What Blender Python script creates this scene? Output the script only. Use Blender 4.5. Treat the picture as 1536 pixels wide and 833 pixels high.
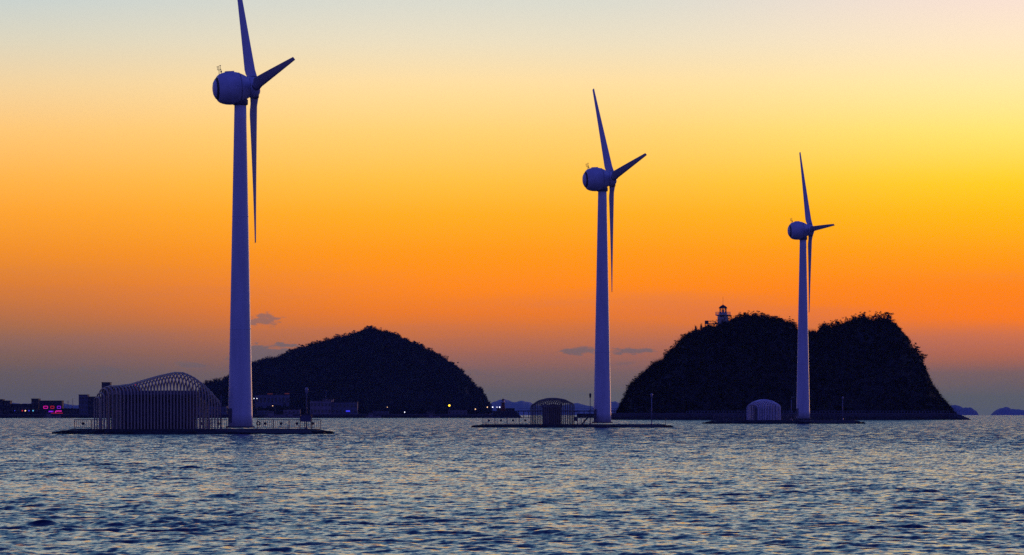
import bpy, math, random
import numpy as np
from mathutils import Matrix, Vector
PI = math.pi
R = math.radians
SC = bpy.context.scene
COL = SC.collection
for o in list(bpy.data.objects):
    bpy.data.objects.remove(o)

# ------------------------------------------------------------------ camera
F = 7300.0          # focal length in photograph pixels (photo 1536 px wide)
HZ = 616.0          # photo row of the true horizontal
CAMH = 3.4
RE = 7.4e6          # effective earth radius: the sea really curves away
cam = bpy.data.cameras.new('camera')
co = bpy.data.objects.new('camera', cam)
COL.objects.link(co)
co.location = (0, 0, CAMH)
co.rotation_euler = (R(90), 0, 0)
cam.sensor_width = 36
cam.lens = 36 * F / 1536
cam.shift_y = (HZ - 416.5) / 1536
cam.clip_start = 1
cam.clip_end = 60000
SC.camera = co

# ------------------------------------------------------------------ view
SC.view_settings.view_transform = 'Standard'
SC.view_settings.look = 'None'
SC.view_settings.exposure = 0
SC.view_settings.gamma = 1
SC.view_settings.use_curve_mapping = False
SC.render.engine = 'CYCLES'
cy = SC.cycles
cy.max_bounces = 6
cy.diffuse_bounces = 2
cy.glossy_bounces = 3
cy.transmission_bounces = 4
cy.volume_bounces = 0
cy.use_denoising = False
cy.denoiser = 'OPENIMAGEDENOISE'
cy.sample_clamp_indirect = 4
cy.sample_clamp_direct = 8
cy.caustics_reflective = False
cy.caustics_refractive = False


def lin(c):
    return tuple(((v / 255 / 12.92) if v / 255 <= .04045 else ((v / 255 + .055) / 1.055) ** 2.4) for v in c) + (1,)


# ------------------------------------------------------------------ world sky
SUN_AZ, SUN_EL = 24.0, 1.2      # sun has sunk behind the right edge of the view
w = bpy.data.worlds.new('World')
SC.world = w
w.use_nodes = True
nt = w.node_tree
nt.nodes.clear()
N = nt.nodes.new
Lk = nt.links.new


def mth(op, a, b=None, c=None, clamp=False):
    n = N('ShaderNodeMath')
    n.operation = op
    n.use_clamp = clamp
    for i, v in enumerate((a, b, c)):
        if v is None:
            continue
        if isinstance(v, (int, float)):
            n.inputs[i].default_value = v
        else:
            Lk(v, n.inputs[i])
    return n.outputs[0]


def ramp(fac, stops):
    n = N('ShaderNodeValToRGB')
    cr = n.color_ramp
    cr.interpolation = 'LINEAR'
    while len(cr.elements) < len(stops):
        cr.elements.new(1.0)
    for e, (p, c) in zip(cr.elements, stops):
        e.position = p
        e.color = c
    Lk(fac, n.inputs[0])
    return n.outputs[0]


def mixc(f, a, b):
    n = N('ShaderNodeMix')
    n.data_type = 'RGBA'
    for s, v in ((n.inputs[0], f), (n.inputs[6], a), (n.inputs[7], b)):
        if isinstance(v, (tuple, float, int)):
            s.default_value = v
        else:
            Lk(v, s)
    return n.outputs[2]


def smooth(v, a, b):
    n = N('ShaderNodeMapRange')
    n.interpolation_type = 'SMOOTHSTEP'
    Lk(v, n.inputs[0])
    n.inputs[1].default_value = a
    n.inputs[2].default_value = b
    return n.outputs[0]


tc = N('ShaderNodeTexCoord')
sp = N('ShaderNodeSeparateXYZ')
Lk(tc.outputs['Generated'], sp.inputs[0])
zz = mth('MAXIMUM', sp.outputs[2], 0.0)
elev = mth('MULTIPLY', mth('ARCSINE', zz), 180 / PI)            # degrees above horizon
azim = mth('MULTIPLY', mth('ARCTAN2', sp.outputs[0], sp.outputs[1]), 180 / PI)
epos = mth('SQRT', mth('DIVIDE', elev, 90.0))

def ey(y):      # photo row -> ramp position
    return math.sqrt(max(0.0, math.degrees(math.atan((HZ - y) / F))) / 90)

def ed(d):
    return math.sqrt(d / 90)

HIGH = [(6.2, (206, 206, 198)), (8.5, (168, 186, 192)), (13, (96, 138, 172)), (22, (52, 90, 148)), (38, (32, 50, 132)), (90, (20, 30, 112))]
LEFT = [(616, (88, 90, 104)), (590, (92, 90, 94)), (560, (104, 94, 88)), (530, (128, 98, 80)), (500, (158, 106, 72)), (470, (184, 112, 66)),
        (430, (214, 122, 48)), (380, (238, 140, 34)), (320, (250, 160, 44)), (270, (252, 176, 70)),
        (200, (250, 194, 112)), (130, (238, 206, 154)), (60, (214, 208, 186)), (0, (194, 204, 202))]
MID = [(616, (92, 96, 106)), (590, (98, 96, 96)), (560, (126, 101, 92)), (530, (168, 105, 78)), (500, (206, 114, 56)), (470, (238, 122, 26)),
       (430, (255, 136, 4)), (380, (255, 150, 6)), (320, (255, 172, 26)), (270, (255, 190, 62)),
       (200, (255, 206, 110)), (130, (252, 218, 154)), (60, (230, 218, 190)), (0, (212, 213, 202))]
RIGHT = [(616, (86, 94, 104)), (595, (92, 96, 96)), (560, (124, 99, 90)), (530, (188, 106, 68)), (500, (232, 118, 32)), (475, (255, 124, 0)),
         (430, (255, 132, 0)), (380, (255, 156, 0)), (320, (255, 184, 0)), (270, (255, 206, 28)),
         (200, (255, 226, 108)), (130, (255, 230, 160)), (60, (250, 226, 192)), (0, (244, 220, 206))]


def lowhigh(low, hi=HIGH):
    return [(ey(y), lin(c)) for y, c in low] + [(ed(d), lin(c)) for d, c in hi]


cl = ramp(epos, lowhigh(LEFT))
cm = ramp(epos, lowhigh(MID))
cr_ = ramp(epos, lowhigh(RIGHT))
REAR = [(0.0, lin((72, 70, 150))), (ed(4), lin((82, 80, 164))), (ed(12), lin((74, 76, 168))), (ed(30), lin((48, 56, 156))), (1.0, lin((20, 28, 108)))]
cb = ramp(epos, REAR)
front = mixc(smooth(azim, 0.5, 6.5), mixc(smooth(azim, -7.0, -0.5), cl, cm), cr_)
dist = mth('ABSOLUTE', mth('SUBTRACT', azim, 10.0))
skyc = mixc(smooth(dist, 22, 85), front, cb)

# thin dusk clouds low over the sea, given by direction (azimuth, elevation in degrees)
ns = N('ShaderNodeTexNoise')
mp = N('ShaderNodeMapping')
mp.inputs['Scale'].default_value = (260, 260, 800)
Lk(tc.outputs['Generated'], mp.inputs[0])
Lk(mp.outputs[0], ns.inputs[0])
ns.inputs['Scale'].default_value = 1.0
ns.inputs['Detail'].default_value = 6
ns.inputs['Roughness'].default_value = .6
nz = mth('SUBTRACT', ns.outputs[0], 0.5)


def cloud_mask(px, py, hw, hh, soft=.35, amp=1.6):
    a0 = math.degrees(math.atan((px - 768) / F))
    e0 = math.degrees(math.atan((HZ - py) / F))
    sx, sy = math.degrees(hw / F), math.degrees(hh / F)
    dx = mth('DIVIDE', mth('SUBTRACT', azim, a0), sx)
    dy = mth('DIVIDE', mth('SUBTRACT', elev, e0), sy)
    r = mth('SQRT', mth('ADD', mth('MULTIPLY', dx, dx), mth('MULTIPLY', dy, dy)))
    v = mth('SUBTRACT', mth('ADD', 1.0, mth('MULTIPLY', nz, amp * 2.0)), r)
    return smooth(v, 0.0, soft)


mask = None
for (px, py, hw, hh, sf, k, am) in ((397, 481, 24, 9, .6, .62, 2.4), (868, 527, 34, 7, .5, .7, 1.4), (946, 527, 32, 6, .5, .7, 1.5),
                            (402, 540, 64, 24, .22, .72, 1.3), (835, 590, 60, 8, .9, .2, 2.0), (690, 560, 60, 7, .9, .2, 2.0),
                            (940, 545, 26, 4, .9, .3, 2.0), (285, 548, 40, 5, .9, .4, 2.0), (130, 556, 70, 7, .9, .3, 2.5),
                            (1500, 590, 90, 30, .9, .2, 2.0)):
    m_ = mth('MULTIPLY', cloud_mask(px, py, hw, hh, sf, am), k)
    mask = m_ if mask is None else mth('MAXIMUM', mask, m_)
# faint broad streaks through the whole low sky
ns2 = N('ShaderNodeTexNoise')
mp2 = N('ShaderNodeMapping')
mp2.inputs['Scale'].default_value = (9, 9, 110)
Lk(tc.outputs['Generated'], mp2.inputs[0])
Lk(mp2.outputs[0], ns2.inputs[0])
ns2.inputs['Scale'].default_value = 1.0
ns2.inputs['Detail'].default_value = 4
streak = mth('MULTIPLY', mth('MULTIPLY', smooth(ns2.outputs[0], .45, .75), mth('SUBTRACT', 1.0, smooth(elev, .8, 2.2))), .22)
skyc = mixc(streak, skyc, lin((112, 104, 124)))
skyc = mixc(mask, skyc, lin((96, 98, 106)))
bg = N('ShaderNodeBackground')
Lk(skyc, bg.inputs[0])
bg.inputs[1].default_value = 1.07
sk = N('ShaderNodeTexSky')
sk.sky_type = 'NISHITA'
sk.sun_disc = False
sk.sun_elevation = R(-3.0)
sk.sun_rotation = R(SUN_AZ)
sk.air_density = 1.0
bg2 = N('ShaderNodeBackground')
Lk(sk.outputs[0], bg2.inputs[0])
bg2.inputs[1].default_value = 0.05
ad = N('ShaderNodeAddShader')
Lk(bg.outputs[0], ad.inputs[0])
Lk(bg2.outputs[0], ad.inputs[1])
ow = N('ShaderNodeOutputWorld')
Lk(ad.outputs[0], ow.inputs[0])
w.cycles.sampling_method = 'MANUAL'
w.cycles.sample_map_resolution = 2048

# ------------------------------------------------------------------ sun (last orange light)
sl = bpy.data.lights.new('sun', 'SUN')
sl.energy = 0.35
sl.angle = R(0.5)
sl.color = (1.0, .50, .22)
so = bpy.data.objects.new('sun', sl)
COL.objects.link(so)
sd = Vector((math.sin(R(SUN_AZ)) * math.cos(R(SUN_EL)), math.cos(R(SUN_AZ)) * math.cos(R(SUN_EL)), math.sin(R(SUN_EL))))
so.rotation_euler = sd.to_track_quat('Z', 'Y').to_euler()
so.location = (300, 600, 200)


# ------------------------------------------------------------------ helpers
def P(x, y, d):
    return Vector(((x - 768) / F * d, d, CAMH - (y - HZ) / F * d))


def PX(x, d):
    return (x - 768) / F * d


def ZZ(y, d):
    return CAMH - (y - HZ) / F * d


def drop(d):
    return d * d / (2 * RE)


MATS = {}


def mat(name, col, rough=.7, var=.15, scale=3.0, metal=0.0, bump=0.0, bscale=20.0, spec=.4, stretch=(1, 1, 1), detail=4):
    if name in MATS:
        return MATS[name]
    m = bpy.data.materials.new(name)
    m.use_nodes = True
    t = m.node_tree
    b = t.nodes['Principled BSDF']
    b.inputs['Roughness'].default_value = rough
    b.inputs['Metallic'].default_value = metal
    b.inputs['Specular IOR Level'].default_value = spec
    tcn = t.nodes.new('ShaderNodeTexCoord')
    mpn = t.nodes.new('ShaderNodeMapping')
    mpn.inputs['Scale'].default_value = stretch
    t.links.new(tcn.outputs['Object'], mpn.inputs[0])
    n = t.nodes.new('ShaderNodeTexNoise')
    n.inputs['Scale'].default_value = scale
    n.inputs['Detail'].default_value = detail
    t.links.new(mpn.outputs[0], n.inputs[0])
    r = t.nodes.new('ShaderNodeValToRGB')
    r.color_ramp.elements[0].position = .3
    r.color_ramp.elements[1].position = .7
    r.color_ramp.elements[0].color = tuple(c * (1 - var) for c in col) + (1,)
    r.color_ramp.elements[1].color = tuple(min(1, c * (1 + var)) for c in col) + (1,)
    t.links.new(n.outputs[0], r.inputs[0])
    t.links.new(r.outputs[0], b.inputs['Base Color'])
    if bump:
        n2 = t.nodes.new('ShaderNodeTexNoise')
        n2.inputs['Scale'].default_value = bscale
        n2.inputs['Detail'].default_value = 5
        t.links.new(tcn.outputs['Object'], n2.inputs[0])
        bp = t.nodes.new('ShaderNodeBump')
        bp.inputs['Strength'].default_value = bump
        bp.inputs['Distance'].default_value = .2
        t.links.new(n2.outputs[0], bp.inputs['Height'])
        t.links.new(bp.outputs[0], b.inputs['Normal'])
    MATS[name] = m
    return m


def emis(name, col, st):
    if name in MATS:
        return MATS[name]
    m = bpy.data.materials.new(name)
    m.use_nodes = True
    t = m.node_tree
    b = t.nodes['Principled BSDF']
    b.inputs['Base Color'].default_value = (.05, .05, .05, 1)
    b.inputs['Emission Color'].default_value = lin(col)
    b.inputs['Emission Strength'].default_value = st
    MATS[name] = m
    return m


class MB:
    def __init__(s):
        s.v = []
        s.f = []

    def add(s, vs, fs):
        k = len(s.v)
        s.v += [tuple(v) for v in vs]
        s.f += [tuple(i + k for i in f) for f in fs]
        return s

    def box(s, c, sz, rz=0.0, M=None):
        vs = []
        for dz in (-.5, .5):
            for dx, dy in ((-.5, -.5), (.5, -.5), (.5, .5), (-.5, .5)):
                x, y = dx * sz[0], dy * sz[1]
                vs.append(Vector((c[0] + x * math.cos(rz) - y * math.sin(rz), c[1] + x * math.sin(rz) + y * math.cos(rz), c[2] + dz * sz[2])))
        if M:
            vs = [M @ v for v in vs]
        return s.add(vs, [(3, 2, 1, 0), (4, 5, 6, 7), (0, 1, 5, 4), (1, 2, 6, 5), (2, 3, 7, 6), (3, 0, 4, 7)])

    def tube(s, pts, r, n=6, caps=True):
        pts = [Vector(p) for p in pts]
        rs = r if isinstance(r, (list, tuple)) else [r] * len(pts)
        vs, fs = [], []
        up0 = None
        for i, p in enumerate(pts):
            d = (pts[min(i + 1, len(pts) - 1)] - pts[max(i - 1, 0)]).normalized()
            if up0 is None:
                a = Vector((1, 0, 0)) if abs(d.x) < .9 else Vector((0, 1, 0))
            else:
                a = up0
            u = (a - d * a.dot(d)).normalized()
            up0 = u
            v = d.cross(u)
            for k in range(n):
                t = 2 * PI * (k + .5) / n
                vs.append(p + (u * math.cos(t) + v * math.sin(t)) * rs[i])
        for i in range(len(pts) - 1):
            for k in range(n):
                k2 = (k + 1) % n
                fs.append((i * n + k, i * n + k2, (i + 1) * n + k2, (i + 1) * n + k))
        if caps:
            fs.append(tuple(reversed(range(n))))
            fs.append(tuple((len(pts) - 1) * n + k for k in range(n)))
        return s.add(vs, fs)

    def lathe(s, prof, n=32, axis='z', c=(0, 0, 0)):
        """prof: (position along axis, radius)"""
        vs, fs = [], []
        for (a, r) in prof:
            for k in range(n):
                t = 2 * PI * k / n
                if axis == 'z':
                    vs.append((c[0] + r * math.cos(t), c[1] + r * math.sin(t), c[2] + a))
                else:
                    vs.append((c[0] + a, c[1] + r * math.cos(t), c[2] + r * math.sin(t)))
        for i in range(len(prof) - 1):
            for k in range(n):
                k2 = (k + 1) % n
                fs.append((i * n + k, i * n + k2, (i + 1) * n + k2, (i + 1) * n + k))
        fs.append(tuple(reversed(range(n))))
        fs.append(tuple((len(prof) - 1) * n + k for k in range(n)))
        return s.add(vs, fs)

    def prism(s, poly, y0, y1):
        """poly in xz, extruded along y"""
        n = len(poly)
        vs = [(x, y0, z) for x, z in poly] + [(x, y1, z) for x, z in poly]
        fs = [tuple(range(n)), tuple(reversed(range(n, 2 * n)))]
        for k in range(n):
            k2 = (k + 1) % n
            fs.append((k2, k, k + n, k2 + n))
        return s.add(vs, fs)

    def build(s, name, m, parent=None, smooth=False, loc=None):
        me = bpy.data.meshes.new(name)
        me.from_pydata(s.v, [], s.f)
        me.materials.append(m)
        if smooth:
            me.polygons.foreach_set('use_smooth', [True] * len(me.polygons))
        me.update()
        o = bpy.data.objects.new(name, me)
        COL.objects.link(o)
        if parent:
            o.parent = parent
        if loc is not None:
            o.location = loc
        return o


def fastmesh(name, V, Fc, m, smooth=False, parent=None):
    """V (n,3) array, Fc (k,q) array"""
    me = bpy.data.meshes.new(name)
    k, q = Fc.shape
    me.vertices.add(len(V))
    me.vertices.foreach_set('co', np.ascontiguousarray(V, dtype=np.float32).ravel())
    me.loops.add(k * q)
    me.loops.foreach_set('vertex_index', np.ascontiguousarray(Fc, dtype=np.int32).ravel())
    me.polygons.add(k)
    me.polygons.foreach_set('loop_start', np.arange(0, k * q, q, dtype=np.int32))
    me.polygons.foreach_set('use_smooth', np.full(k, smooth))
    me.materials.append(m)
    me.update(calc_edges=True)
    me.validate()
    o = bpy.data.objects.new(name, me)
    COL.objects.link(o)
    if parent:
        o.parent = parent
    return o


def tag(o, label=None, cat=None, group=None, kind=None):
    if label:
        o['label'] = label
    if cat:
        o['category'] = cat
    if group:
        o['group'] = group
    if kind:
        o['kind'] = kind
    return o


def thing(name, loc, label, cat, group=None, rz=0.0):
    o = bpy.data.objects.new(name, None)
    o.empty_display_size = .5
    COL.objects.link(o)
    o.location = loc
    o.rotation_euler = (0, 0, rz)
    return tag(o, label, cat, group)


def copy_tree(o, parent=None):
    c = o.copy()
    COL.objects.link(c)
    c.parent = parent
    for ch in o.children:
        copy_tree(ch, c)
    return c


def vnoise(x, y, seed=0):
    """cheap smooth value noise on arrays"""
    def h(i, j):
        n = np.sin(i * 127.1 + j * 311.7 + seed * 74.7) * 43758.5453
        return n - np.floor(n)
    xi, yi = np.floor(x), np.floor(y)
    xf, yf = x - xi, y - yi
    u, v = xf * xf * (3 - 2 * xf), yf * yf * (3 - 2 * yf)
    return (h(xi, yi) * (1 - u) + h(xi + 1, yi) * u) * (1 - v) + (h(xi, yi + 1) * (1 - u) + h(xi + 1, yi + 1) * u) * v


# ------------------------------------------------------------------ materials
M_white = mat('turbine_paint', (.70, .71, .76), .45, .11, .9, stretch=(1, 1, .12))
M_nac = mat('nacelle_paint', (.62, .64, .74), .32, .10, .8)
M_blade = mat('blade_paint', (.60, .60, .66), .6, .05, .5, spec=.25)
M_dark = mat('dark_steel', (.05, .05, .06), .5, .2, 4)
M_vent = mat('vent_grey', (.10, .11, .16), .5, .2, 4)
M_rib = mat('pale_steel_rib', (.50, .42, .30), .5, .12, 2)
M_room = mat('room_wall', (.10, .095, .11), .7, .2, 1)
M_fascia = mat('room_fascia', (.20, .20, .26), .6, .1, 1)
M_glass = mat('dark_glass', (.015, .017, .025), .12, .1, 2, spec=.6)
M_conc = mat('concrete', (.16, .15, .145), .85, .25, .7, bump=.3, bscale=3)
M_concd = mat('wet_concrete', (.07, .062, .06), .8, .3, .7, bump=.3, bscale=3)
M_rock = mat('wet_rock', (.022, .022, .024), .7, .5, 1.2, bump=.6, bscale=2.5)
M_rock2 = mat('armour_rock', (.05, .045, .05), .8, .5, .6, bump=.6, bscale=1.2)
M_rail = mat('rail_steel', (.16, .15, .17), .5, .2, 2)
M_bark = mat('bark', (.05, .04, .035), .9, .3, 5)
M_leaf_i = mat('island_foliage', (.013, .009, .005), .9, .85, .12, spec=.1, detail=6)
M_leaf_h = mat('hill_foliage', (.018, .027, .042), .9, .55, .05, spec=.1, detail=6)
M_pine = mat('pine_needles', (.03, .033, .022), .9, .4, 1.5, spec=.1)
M_earth = mat('hill_earth', (.018, .016, .014), .95, .3, .1)
M_far = mat('far_hills', (.36, .40, .42), .95, .15, .004)  # pale bluish base colour, part of the distance haze painted in

# ------------------------------------------------------------------ water
FARBIAS = -.15
WAMP = .0058


def build_water():
    m = bpy.data.materials.new('sea_water')
    m.use_nodes = True
    t = m.node_tree
    b = t.nodes['Principled BSDF']
    b.inputs['Base Color'].default_value = (.004, .014, .045, 1)
    b.inputs['Roughness'].default_value = .10
    b.inputs['IOR'].default_value = 1.333
    b.inputs['Specular IOR Level'].default_value = .5
    # fine ripples as true slopes (not screen derivatives, which vanish on far water)
    tcn = t.nodes.new('ShaderNodeTexCoord')
    nd = t.nodes.new
    lk = t.links.new

    def vm(op, a_, b_=None):
        n_ = nd('ShaderNodeVectorMath')
        n_.operation = op
        for i_, v_ in enumerate((a_, b_)):
            if v_ is None:
                continue
            if isinstance(v_, (tuple, float)):
                n_.inputs[i_ if op != 'SCALE' or i_ == 0 else 3].default_value = v_
            else:
                lk(v_, n_.inputs[i_ if op != 'SCALE' or i_ == 0 else 3])
        return n_.outputs[0 if op != 'LENGTH' else 1]

    def slope(scale, stretch, detail=2.0):
        mpn = nd('ShaderNodeMapping')
        mpn.inputs['Scale'].default_value = stretch
        lk(tcn.outputs['Object'], mpn.inputs[0])
        n_ = nd('ShaderNodeTexNoise')
        n_.inputs['Scale'].default_value = scale
        n_.inputs['Detail'].default_value = detail
        lk(mpn.outputs[0], n_.inputs[0])
        return vm('SUBTRACT', n_.outputs['Color'], (.5, .5, .5))

    geo = nd('ShaderNodeNewGeometry')
    rad = vm('LENGTH', tcn.outputs['Object'])
    mr = nd('ShaderNodeMapRange')
    lk(rad, mr.inputs[0])
    mr.inputs[1].default_value = 180
    mr.inputs[2].default_value = 650
    near = vm('MULTIPLY', slope(4.6, (1, .75, 1), 3.0), (.55, .68, 0.0))
    far = vm('SCALE', vm('MULTIPLY', slope(.8, (1, .6, 1), 4.0), (.5, .9, 0.0)), mr.outputs[0])
    far2 = vm('SCALE', (0.0, FARBIAS, 0.0), mr.outputs[0])
    nn_ = vm('NORMALIZE', vm('ADD', vm('ADD', geo.outputs['Normal'], near), vm('ADD', far, far2)))
    lk(nn_, b.inputs['Normal'])
    # rings
    r = [15.0]
    while r[-1] < 8200:
        q = r[-1]
        if q < 100:
            dr = 1.2
        elif q < 900:
            dr = max(.15, q * .0011)
        elif q < 2600:
            dr = 1.0 + (q - 900) * .0012
        else:
            dr = q * .006
        r.append(q + dr)
    r = np.array(r)
    fine = np.concatenate([np.arange(-22, -7.2, .06), np.arange(-7.2, 7.2, .0165), np.arange(7.2, 22.01, .06)])
    a = np.concatenate([[-80, -60, -45, -32, -26, -23], fine, [23, 26, 32, 45, 60, 80]])
    rr, aa = np.meshgrid(r, np.radians(a), indexing='ij')
    X = rr * np.sin(aa)
    Y = rr * np.cos(aa)
    step = np.gradient(r)[:, None]
    rng = np.random.RandomState(5)
    Z = np.zeros_like(X)
    DX = np.zeros_like(X)
    DY = np.zeros_like(X)
    patch = .38 + 1.6 * vnoise(X / 26 + 3, Y / 70, 2) * vnoise(X / 5, Y / 13, 4) + .35 * vnoise(X / 1.7, Y / 5, 6)
    nw = 96
    lam = np.exp(np.linspace(math.log(.45), math.log(9), nw)) * rng.uniform(.94, 1.06, nw)
    for L in lam:
        th = rng.normal(R(252), R(34))
        k = 2 * PI / L
        amp = WAMP * L ** .48 if L < 2.4 else WAMP * 2.4 ** .48 * (2.4 / L) ** .7
        att = np.clip((L / step - 2.2) / 2.5, 0, 1)
        if att.max() == 0:
            continue
        j = np.nonzero(att[:, 0] > 0)[0]
        s_ = slice(j[0], j[-1] + 1)
        kx, ky = k * math.cos(th), k * math.sin(th)
        ph = kx * X[s_] + ky * Y[s_] + rng.uniform(0, 2 * PI)
        # slow phase wander breaks long straight crests
        ph += 1.2 * np.sin(.13 / L ** .3 * X[s_] + rng.uniform(0, 6)) * np.cos(.11 / L ** .3 * Y[s_] + rng.uniform(0, 6))
        A = amp * att[s_] * (patch[s_] if L < 5 else 1.0)
        Z[s_] += A * np.cos(ph)
        sn = A * np.sin(ph) * .75
        DX[s_] -= math.cos(th) * sn
        DY[s_] -= math.sin(th) * sn
    fade = np.clip((22.0 - np.abs(np.degrees(aa))) / 2.0, 0, 1)
    Z = Z * fade - (X * X + Y * Y) / (2 * RE)
    V = np.stack([X + DX * fade, Y + DY * fade, Z], -1).reshape(-1, 3)
    nr, na = len(r), len(a)
    i, j = np.meshgrid(np.arange(nr - 1), np.arange(na - 1), indexing='ij')
    q = (i * na + j).ravel()
    Fc = np.stack([q, q + 1, q + na + 1, q + na], -1)
    # orientation upwards
    Fc = Fc[:, ::-1]
    o = fastmesh('water', V, Fc, m, smooth=True)
    tag(o, 'rippled dusk sea with cream and blue reflections', 'water', kind='structure')


build_water()


# ------------------------------------------------------------------ foliage mass
def canopy(cent, rad, per, size, rng, flat=.8, tall=1.0):
    """returns V, F of leaf-sized triangles spread through each crown"""
    n = len(cent)
    per = int(per)
    d = rng.normal(size=(n, per, 3))
    d /= np.linalg.norm(d, axis=2, keepdims=True)
    rr = rng.uniform(.15, 1, (n, per, 1)) ** .45
    lump = 1 + .35 * np.sin(d[:, :, :1] * 5 + cent[:, None, :1]) * np.cos(d[:, :, 2:3] * 4 + cent[:, None, 1:2])
    c = cent[:, None, :] + d * rr * lump * rad[:, None, None] * np.array([1, 1, flat])
    e1 = rng.normal(size=(n, per, 3))
    e1 /= np.linalg.norm(e1, axis=2, keepdims=True)
    e2 = rng.normal(size=(n, per, 3))
    e2 -= e1 * (e1 * e2).sum(2, keepdims=True)
    e2 /= np.linalg.norm(e2, axis=2, keepdims=True)
    s = size * rng.uniform(.5, 1.3, (n, per, 1))
    V = np.stack([c - e1 * s, c + e1 * s, c + e2 * s * 1.5], 2).reshape(-1, 3)
    Fc = np.arange(len(V)).reshape(-1, 3)
    return V, Fc


def twigs(base, hgt, per, rng):
    """thin upright bare twigs: narrow triangles"""
    n = len(base)
    az = rng.uniform(0, 2 * PI, (n, per))
    ln = rng.uniform(.1, .55, (n, per))
    h = hgt[:, None] * rng.uniform(.45, 1.1, (n, per))
    st = base[:, None, :] + np.stack([rng.normal(0, .12, (n, per)), rng.normal(0, .12, (n, per)), h * rng.uniform(0, .5, (n, per))], -1)
    en = st + np.stack([np.cos(az) * ln * h, np.sin(az) * ln * h, h * .8], -1)
    wv = np.stack([-np.sin(az), np.cos(az), 0 * az], -1) * .045
    wv[..., 0] = np.where(np.abs(wv[..., 0]) < .03, .04, wv[..., 0])
    V = np.stack([st - wv, st + wv, en], 2).reshape(-1, 3)
    return V, np.arange(len(V)).reshape(-1, 3)


def merge(parts):
    Vs, Fs, k = [], [], 0
    for V, Fc in parts:
        Vs.append(V)
        Fs.append(Fc + k)
        k += len(V)
    return np.concatenate(Vs), np.concatenate(Fs)


def terrain(name, prof, d_ridge, front, back, m, inset, seed, nx=220, ny=60, lump=.08, label=None):
    """a real hill: ridge silhouette from prof at d_ridge, slopes to the shore in front and behind"""
    xs = np.array([p[0] for p in prof], float)
    ys = np.array([p[1] for p in prof], float)
    px = np.linspace(xs[0], xs[-1], nx)
    H = CAMH - (np.interp(px, xs, ys) - HZ) / F * d_ridge - inset
    H = np.maximum(H, -2.0)
    H = H + ((vnoise(px / 7, px * 0, seed + 5) - .5) * 1.6 + (vnoise(px / 17, px * 0, seed + 8) - .5) * 1.2) * min(inset, 1.15) * (H > 3)
    t = np.linspace(-1, 1, ny)
    T, HH = np.meshgrid(t, H, indexing='ij')
    PXX = np.meshgrid(t, px, indexing='ij')[1]
    Yv = d_ridge + np.where(T < 0, T * front, T * back)
    Xv = (PXX - 768) / F * d_ridge
    shape = np.cos(np.abs(T) ** 1.15 * PI / 2) ** .85
    Z = -3 + (HH + 3) * shape
    nz_ = vnoise(Xv / 9, Yv / 9, seed) + .5 * vnoise(Xv / 4, Yv / 4, seed + 1) - .75
    Z = Z + nz_ * lump * (HH + 3) * np.sin(np.clip(np.abs(T), 0, 1) * PI)
    V = np.stack([Xv, Yv, Z], -1).reshape(-1, 3)
    i, j = np.meshgrid(np.arange(ny - 1), np.arange(nx - 1), indexing='ij')
    q = (i * nx + j).ravel()
    Fc = np.stack([q, q + 1, q + nx + 1, q + nx], -1)
    o = fastmesh(name, V, Fc, m, smooth=True)
    tag(o, label, None, kind='structure')

    def sample(u, tt):
        jx = np.clip((u * (nx - 1)).astype(int), 0, nx - 2)
        it = np.clip(((tt + 1) / 2 * (ny - 1)).astype(int), 0, ny - 2)
        fx = (u * (nx - 1) - jx)[:, None]
        fy = ((tt + 1) / 2 * (ny - 1) - it)[:, None]
        G = V.reshape(ny, nx, 3)
        return (G[it, jx] * (1 - fx) + G[it, jx + 1] * fx) * (1 - fy) + (G[it + 1, jx] * (1 - fx) + G[it + 1, jx + 1] * fx) * fy
    return sample


# ---- right island
PROF_R = [(918, 640), (925, 622), (930, 612), (938, 597), (944, 583), (952, 573), (965, 563), (985, 551), (1000, 534), (1015, 519), (1030, 506),
          (1045, 497), (1060, 491), (1080, 488), (1095, 485), (1105, 479), (1120, 477), (1135, 475), (1160, 478), (1180, 482),
          (1190, 488), (1197, 497), (1213, 502), (1230, 494), (1250, 488), (1262, 484), (1280, 482), (1300, 481), (1315, 478),
          (1330, 478), (1338, 486), (1348, 497), (1360, 512), (1372, 526), (1380, 538), (1383, 552), (1388, 565), (1394, 577), (1403, 590),
          (1412, 602), (1422, 615), (1428, 622), (1434, 640)]
DR = 1960
samp = terrain('island_terrain', PROF_R, DR, 60, 55, M_earth, 1.1, 3, label='steep wooded island at the end of the sea wall')
rng = np.random.RandomState(11)
n = 5200
u = rng.uniform(0.0, 1.0, n)
tt = np.concatenate([-rng.uniform(0, 1, n - 1300) ** .9, rng.uniform(-.06, .06, 700), rng.uniform(0, .7, 600)])
pt = samp(u, tt)
k = pt[:, 2] > .9
pt = pt[k]
rd = rng.uniform(.5, 1.3, len(pt)) * (1 + .7 * (vnoise(pt[:, 0] / 5, pt[:, 1] / 5, 7) > .66))
pt[:, 2] += rd * .25
cv = canopy(pt, rd, 56, .15, rng, .85)
cv2 = canopy(pt, rd * .62, 16, .36, rng, .85)
u = rng.uniform(0.0, .99, 1500)
tb = np.concatenate([rng.uniform(-.09, .05, 900), -rng.uniform(0, .8, 600)])
pb = samp(u, tb)
pb = pb[pb[:, 2] > 1.0]
tw = twigs(pb, rng.uniform(1.2, 2.6, len(pb)), 16, rng)
u = rng.uniform(0.0, .22, 500)
pb = samp(u, rng.uniform(-.25, .1, 500))
pb = pb[pb[:, 2] > 1.0]
tw2 = twigs(pb, rng.uniform(1.4, 3.2, len(pb)), 22, rng)
pr_ = samp(rng.uniform(.03, .985, 330), rng.uniform(-.10, .04, 330))
pr_ = pr_[pr_[:, 2] > 2]
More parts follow.
